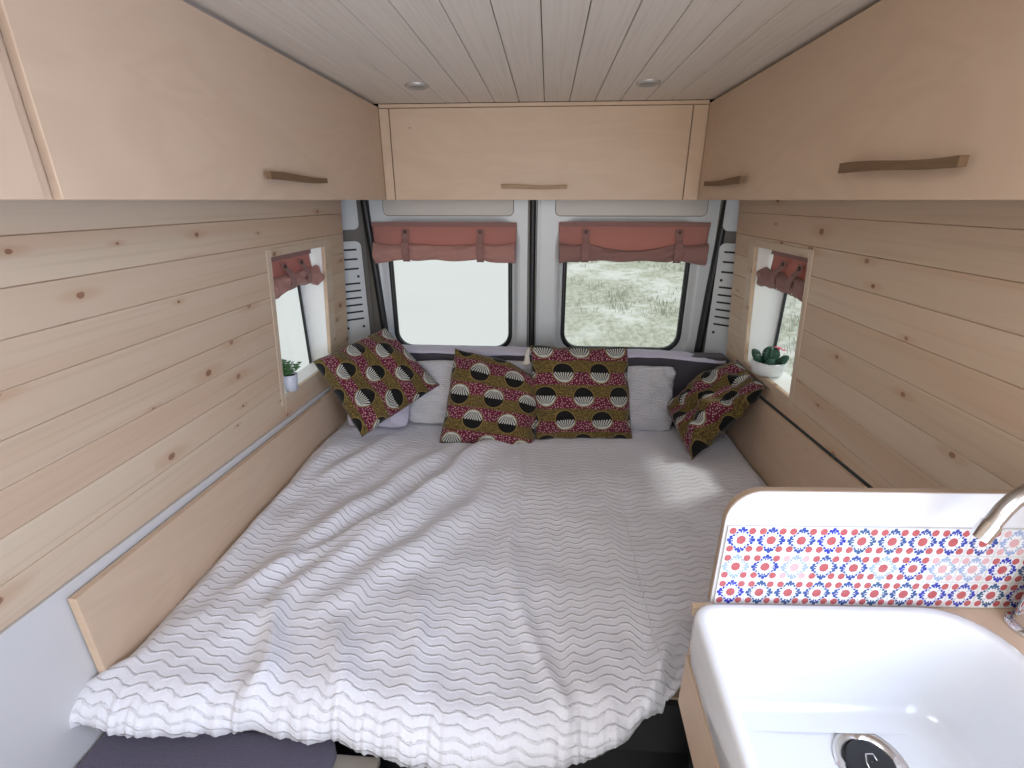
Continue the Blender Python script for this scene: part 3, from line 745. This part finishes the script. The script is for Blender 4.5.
G = 'wax print cushions leaning at the head of the bed'
pillow('white_pillow', 'white crinkled pillow behind the middle left patterned cushion', 'pillow', [(-.60, 1.865, -.915), (-.02, 1.89, -.915), (-.02, 1.975, -.64), (-.60, 1.955, -.645)], .055, PILLM, 'white pillows at the head of the bed', seed=1, pinch=.04, rnd_c=.10, wr=.016)
pillow('white_pillow', 'white crinkled pillow behind the middle right patterned cushion', 'pillow', [(.03, 1.86, -.915), (.565, 1.885, -.925), (.565, 1.96, -.645), (.03, 1.965, -.65)], .055, PILLM, 'white pillows at the head of the bed', seed=5, pinch=.07, rnd_c=.08, wr=.018)
pillow('lavender_pillow', 'small bit of lavender pillow poking out under the leftmost cushion', 'pillow', [(-.84, 1.80, -.905), (-.56, 1.80, -.905), (-.56, 1.93, -.70), (-.84, 1.93, -.70)], .05, LAVF, None, seed=7, rnd_c=.12, wr=.01)
pillow('patterned_cushion', 'brightly lit patterned cushion tilted onto its corner against the left wall window', 'cushion',
       [(-.902, 1.735, -.592), (-.690, 1.610, -.850), (-.437, 1.880, -.732), (-.680, 1.965, -.508)], .060, WAXB, G, seed=2, wr=.009, pinch=.015)
pillow('patterned_cushion', 'upright patterned cushion left of centre, overlapping the one beside it, top right corner folded', 'cushion',
       [(-.412, 1.70, -.915), (-.034, 1.73, -.960), (.006, 1.90, -.650), (-.367, 1.885, -.570)], .070, WAXA, G, seed=3, wr=.009, pinch=.025, fold=1)
pillow('patterned_cushion', 'upright patterned cushion right of centre with a cream tassel at its corner', 'cushion',
       [(-.030, 1.765, -.918), (.370, 1.795, -.920), (.340, 1.925, -.562), (-.060, 1.89, -.553)], .065, WAXB, G, seed=4, wr=.009, pinch=.025)
pillow('patterned_cushion', 'slumped dark patterned cushion in the right rear corner against the side board', 'cushion',
       [(.552, 1.605, -.900), (.793, 1.650, -.620), (.795, 1.955, -.615), (.512, 1.915, -.815)], .075, WAXB, G, seed=6, wr=.016, pinch=.03, dent=(.75, .35, .035, .22, .3))
# tassel on the corner of the cushion
mb = MB(); c = Vector((-.060, 1.872, -.560))
mb.tube([c, c + Vector((-.006, -.006, -.012)), c + Vector((-.010, -.010, -.022))], [.004, .008, .010], 10)
for k in range(16):
    a = 2 * math.pi * k / 16; e = Vector((math.cos(a) * .012 - .012, math.sin(a) * .010 - .012, -.062))
    mb.tube([c + Vector((-.010 + .006 * math.cos(a), -.010 + .006 * math.sin(a), -.020)), c + e * .7, c + e], .0028, 6)
tas = build('tassel', mb, TASS)
cu = [o for o in bpy.data.objects if o.name.startswith('patterned_cushion') and 'tassel' in o['label']][0]
wloc = tas.location.copy(); tas.parent = cu; tas.location = wloc - cu.location

# ---------------------------------------------------------------- bench on the left
c = thing('bench', 'beige bench box at the lower left supporting the dark seat cushion', 'bench', (-.62, .2, -1.55))
build('bench_box', MB().box(-.900, -.335, -.55, .655, -1.549, -1.135), BENCHM, c, bevel=.003)
build('bench_lid', MB().box(-.915, -.330, -.56, .660, -1.134, -1.118), BENCHM, c, bevel=.002)
tag(build('seat_cushion', MB().box(-.914, -.418, -.55, .660, -1.117, -1.050), SEATF, bevel=.016, bseg=4), 'aubergine woven seat cushion under the front left corner of the duvet', 'cushion')

# ---------------------------------------------------------------- kitchen unit, sink, splashback, tap
WT = -.6225
# the unit is not quite square to the van: its back runs 2 degrees off, its aisle side 5 degrees off
KT = math.radians(2.9)
KX = Vector((math.cos(KT), math.sin(KT), 0)); KY = Vector((.022, .9998, 0))
K0 = Vector((.283, .637, 0)); KMARK = set(o.name for o in bpy.data.objects)
c = thing('kitchen_unit', 'plywood kitchen unit at the lower right holding the white sink', 'kitchen unit', (.53, .1, -1.55))
build('end_panel', MB().box(.262, .795, .622, .638, -.835, WT - .018), PLY, c, bevel=.001)
build('front_rail', MB().box(.2535, .268, -.40, .622, -.835, -.722), PLY, c, bevel=.001)
build('front_rail', MB().box(.2535, .268, -.40, .10, -.721, WT - .019), PLY, c)
SXC, SYC, SW, SH = .474, .402, .456, .444     # sink centre and size
outline = [(a + SXC, b + SYC) for a, b in rrect(SW + .004, SH + .004, [.09, .035, .03, .09], 8)]
# worktop: right strip that follows the rounded sink corner, and the part in front of the sink
arc = [p for p in outline if p[0] > SXC + .1]
arc = sorted([p for p in arc if p[1] > SYC], key=lambda p: p[1], reverse=True)
poly = [(.795, .638), (arc[0][0], .638)] + arc + [(SXC + SW / 2 + .002, -.40), (.795, -.40)]
build('worktop', MB().prism(poly, lambda a, b: (a, b, WT - .018), lambda a, b: (a, b, WT)), PLY, c, bevel=.001)
build('worktop_strip', MB().box(.254, arc[0][0] - .001, SYC + SH / 2 + .002, .638, WT - .018, WT), PLY, c, bevel=.001)
build('worktop_front', MB().box(.254, SXC + SW / 2, -.40, SYC - SH / 2 - .004, WT - .018, WT), PLY, c)
c2 = thing('fridge', 'dark glossy fridge front under the sink beside the bed', 'fridge', (.5, .3, -1.549))
build('fridge_body', MB().box(.30, .78, .06, .60, -1.549, -.845), DARK, c2)
build('fridge_door', MB().box(.282, .298, .06, .60, -1.50, -.850), FRIDGE, c2, bevel=.003)
# splashback
c = thing('splashback', 'white splashback with rounded corner and three rows of painted tiles behind the sink', 'splashback', (.54, .65, WT))
x0, x1, z0, z1, r = .283, .795, WT + .001, -.406, .052
pl = [(x1, z0), (x1, z1)] + [(x0 + r + r * math.cos(math.radians(a)), z1 - r + r * math.sin(math.radians(a))) for a in range(90, 181, 10)] + [(x0, z0)]
build('board', MB().prism(pl, lambda a, b: (a, .6385, b), lambda a, b: (a, .649, b)), PLY_EDGE, c, bevel=.001)
pl2 = [(x1, z0), (x1, z1 - .001)] + [(x0 + .001 + r + r * math.cos(math.radians(a)), z1 - .001 - r + r * math.sin(math.radians(a))) for a in range(90, 181, 10)] + [(x0 + .001, z0)]
build('painted_face', MB().prism(pl2, lambda a, b: (a, .637, b), lambda a, b: (a, .6385, b)), WHITEPAINT, c)
tw, thh = .0462, .0515; ntx = 11
mb = MB()
xa = .2885; za = WT + .0015; xe = .795
nxx = (xe - xa) / tw
V = [(xa, .6335, za), (xe, .6335, za), (xe, .6335, za + 3 * thh), (xa, .6335, za + 3 * thh), (xa, .637, za), (xe, .637, za), (xe, .637, za + 3 * thh), (xa, .637, za + 3 * thh)]
uvq = [(0, 0), (nxx, 0), (nxx, 3), (0, 3)] * 2
mb.add(V, [(0, 1, 2, 3), (7, 6, 5, 4), (3, 2, 6, 7), (0, 3, 7, 4), (1, 5, 6, 2), (0, 4, 5, 1)], uvq)
build('painted_tiles', mb, TILEM, c)
# sink
c = thing('sink', 'square white ceramic sink with a steel drain, lower right', 'sink', (SXC, SYC, -.80))
RZ = -.6085
def lp(d, z, rs=(.09, .035, .03, .09), dy=0): return [(a + SXC, b + SYC + dy, z) for a, b in rrect(SW - 2 * d, SH - 2 * d, [max(q - d * .6, .01) for q in rs], 8)]
mb = MB().loft([lp(.06, -.805), lp(.035, -.800), lp(.024, -.77), lp(.022, -.735), lp(.009, -.718), lp(.004, -.70), lp(.0, -.66), lp(0, RZ - .006), lp(.0015, RZ - .002), lp(.005, RZ), lp(.014, RZ), lp(.018, RZ - .002), lp(.021, RZ - .008),
                lp(.026, -.66), lp(.034, -.73), lp(.044, -.768), lp(.060, -.782), lp(.085, -.786)], cap0=True)
# basin floor down to the drain
DX, DY = .508, .497
ring = lambda r, z: [(DX + r * math.cos(a), DY + r * math.sin(a), z) for a in [math.radians(b) for b in sum([[a0 + 90 * k / 8 for k in range(9)] for a0 in (0, 90, 180, 270)], [])]]
def mixl(a, b, f): return [tuple(p[i] * (1 - f) + q[i] * f for i in range(3)) for p, q in zip(a, b)]
A_, B_ = lp(.085, -.786), ring(.052, -.790)
mb.loft([A_, mixl(A_, B_, .5), B_])
build('basin', mb, CERAMIC, c)
dn = build('drain_ring', MB().loft([ring(.0525, -.789), ring(.051, -.7865), ring(.046, -.787), ring(.038, -.790), ring(.035, -.795)]), STEEL, c)
mb = MB().loft([ring(.0345, -.794), ring(.034, -.788), ring(.030, -.786), ring(.020, -.7855), ring(.001, -.7855)])
pg = build('drain_plug', mb, BLACKR, dn)
build('plug_loop', MB().tube([(DX - .010 + .0, DY - .012, -.7852), (DX - .012, DY - .004, -.780), (DX - .008, DY + .006, -.778), (DX + .004, DY + .008, -.780), (DX + .008, DY + .002, -.7852)], .0012, 8), STEEL, pg)
# tap
TX, TYY = .764, .595
c = thing('faucet', 'brushed steel gooseneck tap at the right edge behind the sink', 'tap', (TX, TYY, WT))
build('tap_base', MB().lathe([(.031, .0), (.031, .004), (.028, .007), (.020, .009)], (TX, TYY, WT), 32), CHROME, c)
build('tap_body', MB().lathe([(.0215, .006), (.0215, .070), (.020, .074), (.013, .077), (.013, .080)], (TX, TYY, WT), 32), CHROME, c)
path = []
h0 = WT + .076; top = -.42
path += [(TX, TYY, h0), (TX, TYY, h0 + .05), (TX, TYY, top)]
R_ = .079; dv = Vector((-.150, -.028, 0)).normalized()
for k in range(1, 15):
    a = math.radians(k * 11.6); path.append(tuple(Vector((TX, TYY, top)) + dv * (R_ * (1 - math.cos(a))) + Vector((0, 0, R_ * math.sin(a) * .9))))
last = Vector(path[-1]); prv = Vector(path[-2]); dd = (last - prv).normalized(); path.append(tuple(last + dd * .022))
build('spout', MB().tube(path, .0105, 20), STEEL, c)
build('spout_tip', MB().tube([tuple(last + dd * .008), tuple(last + dd * .034)], .0125, 20), CHROME, c)
build('tap_lever', MB().tube([(TX + .018, TYY - .005, WT + .045), (TX + .04, TYY - .02, WT + .052), (TX + .075, TYY - .035, WT + .07)], [.007, .006, .005], 12), CHROME, c)

def skewed(p):
    d = Vector(p) - K0; return Vector((K0.x, K0.y, 0)) + KX * d.x + KY * d.y + Vector((0, 0, p[2]))
for o in [o for o in bpy.data.objects if o.name not in KMARK and o.type == 'MESH']:
    wl_ = world_loc(o); root = o
    for v_ in o.data.vertices: v_.co = skewed(v_.co + wl_) - wl_
# ---------------------------------------------------------------- plants
# left: small leafy succulent in a pale pot
px, py, pz = -.925, 1.592, -.655
c = thing('potted_succulent', 'small green leafy plant in a pale pot on the left window sill', 'potted plant', (px, py, pz))
build('pot', MB().lathe([(.001, .0005), (.021, .0005), (.024, .03), (.028, .062), (.0265, .063), (.025, .056), (.001, .054)], (px, py, pz), 28), POTB, c)
build('soil', MB().lathe([(.0245, .055), (.012, .058), (.001, .058)], (px, py, pz), 20), SOIL, c)
mb = MB(); r_ = random.Random(3)
def leaf(mb, p, d, L, W_, th=.0025):
    d = Vector(d).normalized(); s_ = d.cross(Vector((0, 0, 1)));
    if s_.length < .1: s_ = Vector((1, 0, 0))
    s_.normalize(); n = s_.cross(d); loops = []
    for t_, w_ in ((0, .15), (.2, .7), (.5, 1), (.8, .75), (1, .1)):
        q = Vector(p) + d * L * t_ + n * (-.15 * L * t_ * t_); loops.append([tuple(q + s_ * W_ * w_ * math.cos(a) + n * th * w_ * math.sin(a)) for a in [2 * math.pi * k / 7 for k in range(7)]])
    mb.loft(loops, True, True)
for s_ in range(13):
    a = r_.uniform(0, 2 * math.pi); tilt = r_.uniform(.05, .9); L = r_.uniform(.035, .075)
    tip = Vector((px + math.cos(a) * tilt * L, py + math.sin(a) * tilt * L, pz + .058 + L * (1.1 - .6 * tilt)))
    if tip.x < px - .04: tip.x = px - .03
    base_ = Vector((px, py, pz + .056)); mb.tube([base_, (base_ + tip) / 2 + Vector((0, 0, .006)), tip], .0014, 6)
    for k in range(9):
        q = base_.lerp(tip, .25 + .75 * k / 8); aa = r_.uniform(0, 6.3)
        leaf(mb, q, (math.cos(aa), math.sin(aa), r_.uniform(-.2, .8)), r_.uniform(.012, .019), r_.uniform(.005, .0075))
build('foliage', mb, LEAF, c)
# right: cactus in a white bowl
px, py, pz = .818, 1.735, -.60
c = thing('potted_cactus', 'dark green cactus with pink flowers in a white bowl on the right window sill', 'potted plant', (px, py, pz))
build('bowl', MB().lathe([(.001, .0005), (.040, .0005), (.051, .008), (.056, .028), (.055, .048), (.052, .053), (.050, .050), (.0485, .044), (.001, .042)], (px, py, pz), 40), POTW, c)
build('soil', MB().lathe([(.0487, .044), (.03, .047), (.001, .048)], (px, py, pz), 24), SOIL, c)
def lobe(p, h, r, tilt=(0, 0), ribs=9):
    mb = MB(); loops = []; n = ribs * 6
    for j in range(13):
        t_ = j / 12; rad = r * math.sqrt(max(1e-4, math.sin(math.pi * (.16 + .84 * t_)))) * (1 if t_ < 1 else .05)
        loops.append([(p[0] + tilt[0] * t_ * h + rad * (1 + .10 * math.cos(ribs * 2 * math.pi * k / n)) * math.cos(2 * math.pi * k / n), p[1] + tilt[1] * t_ * h + rad * (1 + .10 * math.cos(ribs * 2 * math.pi * k / n)) * math.sin(2 * math.pi * k / n), p[2] + h * (1 - (1 - t_) ** 1.4)) for k in range(n)])
    return mb.loft(loops, False, True)
for p, h, r, tl in (((px + .0, py - .008, pz + .044), .064, .027, (0, 0)), ((px - .028, py + .026, pz + .044), .042, .015, (-.35, .2)), ((px - .036, py - .004, pz + .044), .034, .015, (-.4, 0)), ((px + .030, py - .026, pz + .044), .040, .014, (.35, -.2)), ((px - .012, py - .036, pz + .044), .028, .015, (0, -.2))):
    cc = build('cactus_lobe', lobe(p, h, r, tl), CACT, c)
mb = MB(); r_ = random.Random(8)
for k in range(60):
    a = r_.uniform(0, 6.28); z = r_.uniform(.05, .10); rr2 = .028 * math.sqrt(max(.05, math.sin(math.pi * (.16 + .84 * (z - .044) / .064))))
    q = Vector((px + rr2 * math.cos(a), py - .008 + rr2 * math.sin(a), pz + z)); mb.tube([q, q + Vector((math.cos(a), math.sin(a), .3)) * .005], .0006, 4)
build('spines', mb, SPINE, c)
mb = MB()
fl = Vector((px + .018, py - .024, pz + .105))
mb.tube([(px + .012, py - .018, pz + .085), tuple(fl)], .003, 8)
for f_ in (fl, fl + Vector((.010, -.010, -.004)), fl + Vector((-.008, .004, .002))):
    for k in range(7):
        a = 2 * math.pi * k / 7; leaf(mb, f_, (math.cos(a), math.sin(a), .45), .010, .0038, .001)
build('flowers', mb, FLOWER, c)

# ---------------------------------------------------------------- outside: pale sloping pasture with scrub
m = Mat('overexposed_pale_ground', rough=1.0, spec=0); x, y, z = m.obj()
n1 = m.noise(m.vec(x, y, 0.0), .55, 4, .65); n2 = m.noise(m.vec(x, y, 0.0), 3.2, 5, .7); n3 = m.noise(m.vec(x * 1.0, y * .6, 4.0), 11.0, 5, .75)
c_ = m.mix(n3.sm(.38, .62), (.34, .35, .27), (.52, .52, .44)); c_ = m.mix((n1 * .6 + n2 * .4).sm(.46, .60), c_, (.66, .66, .62)); c_ = m.mix((n2).sm(.56, .70) * .6, c_, (.30, .32, .23))
side = (x + (n1 - .5) * 1.5 + y * .02).sm(-.9, .3)
c_ = m.mix(side, (.62, .62, .61), c_); m.color(c_)  # pale ground colour, whiter on the left, stands in for overexposed daylight
GROUND = m.m
nu = nv = 110; V = []; UV = []
for j in range(nv):
    for i in range(nu):
        x = -30 + 60 * i / (nu - 1); y = -12 + 62 * j / (nv - 1)
        dd = math.hypot(x, y - .5); z = -2.25 + max(0, dd - 4.0) * .10 + max(0, dd - 14) * .18
        z += .18 * noise.noise(Vector((x * .35, y * .35, 0))) * min(1, max(0, dd - 2.5) / 3) + .06 * noise.noise(Vector((x * 1.4, y * 1.4, 0)))
        V.append((x, y, z)); UV.append((x, y))
g_ = build('ground', MB().grid(V, nu, nv, UV), GROUND); g_['kind'] = 'structure'
def gz(x, y):
    dd = math.hypot(x, y - .5); z = -2.25 + max(0, dd - 4.0) * .10 + max(0, dd - 14) * .18
    return z + .18 * noise.noise(Vector((x * .35, y * .35, 0))) * min(1, max(0, dd - 2.5) / 3) + .06 * noise.noise(Vector((x * 1.4, y * 1.4, 0)))
mt = Mat('pale_scrub_grass', rough=1.0, spec=0); x, y, z = mt.obj(); mt.color(mt.mix(mt.noise(mt.vec(x, y, z), 2.0, 3), (.34, .36, .26), (.58, .58, .50))); TUFT = mt.m
mb = MB(); r_ = random.Random(12)
def blades(x, y, n, hgt, spread):
    z = gz(x, y)
    for k in range(n):
        a = r_.uniform(0, 6.28); q = r_.uniform(0, spread); bx, by = x + math.cos(a) * q * .5, y + math.sin(a) * q * .5; hh = hgt * r_.uniform(.5, 1)
        w_ = .006; dx, dy = math.cos(a) * hh * .4, math.sin(a) * hh * .4; e = (-math.sin(a) * w_, math.cos(a) * w_)
        mb.add([(bx - e[0], by - e[1], z - .02), (bx + e[0], by + e[1], z - .02), (bx + dx * .4, by + dy * .4, z + hh * .7), (bx + dx, by + dy, z + hh)], [(0, 1, 2), (0, 2, 3)])
for k in range(1500):
    x = r_.uniform(.3, 9); y = r_.uniform(6, 22)
    if noise.noise(Vector((x * .5, y * .5, 3))) < -.05: continue
    blades(x, y, 9, r_.uniform(.05, .16), .3)
for k in range(400):
    x = r_.uniform(2.5, 9); y = r_.uniform(1.5, 8); blades(x, y, 10, r_.uniform(.05, .14), .3)
gs = build('grass_tufts', mb, TUFT); tag(gs, 'pale grass and scrub on the slope outside the windows', 'grass', kind='stuff')

# ---------------------------------------------------------------- lift everything so that the floor is at z = 0
for o in bpy.data.objects:
    if o.parent is None and o.type in ('MESH', 'EMPTY'): o.location.z += H
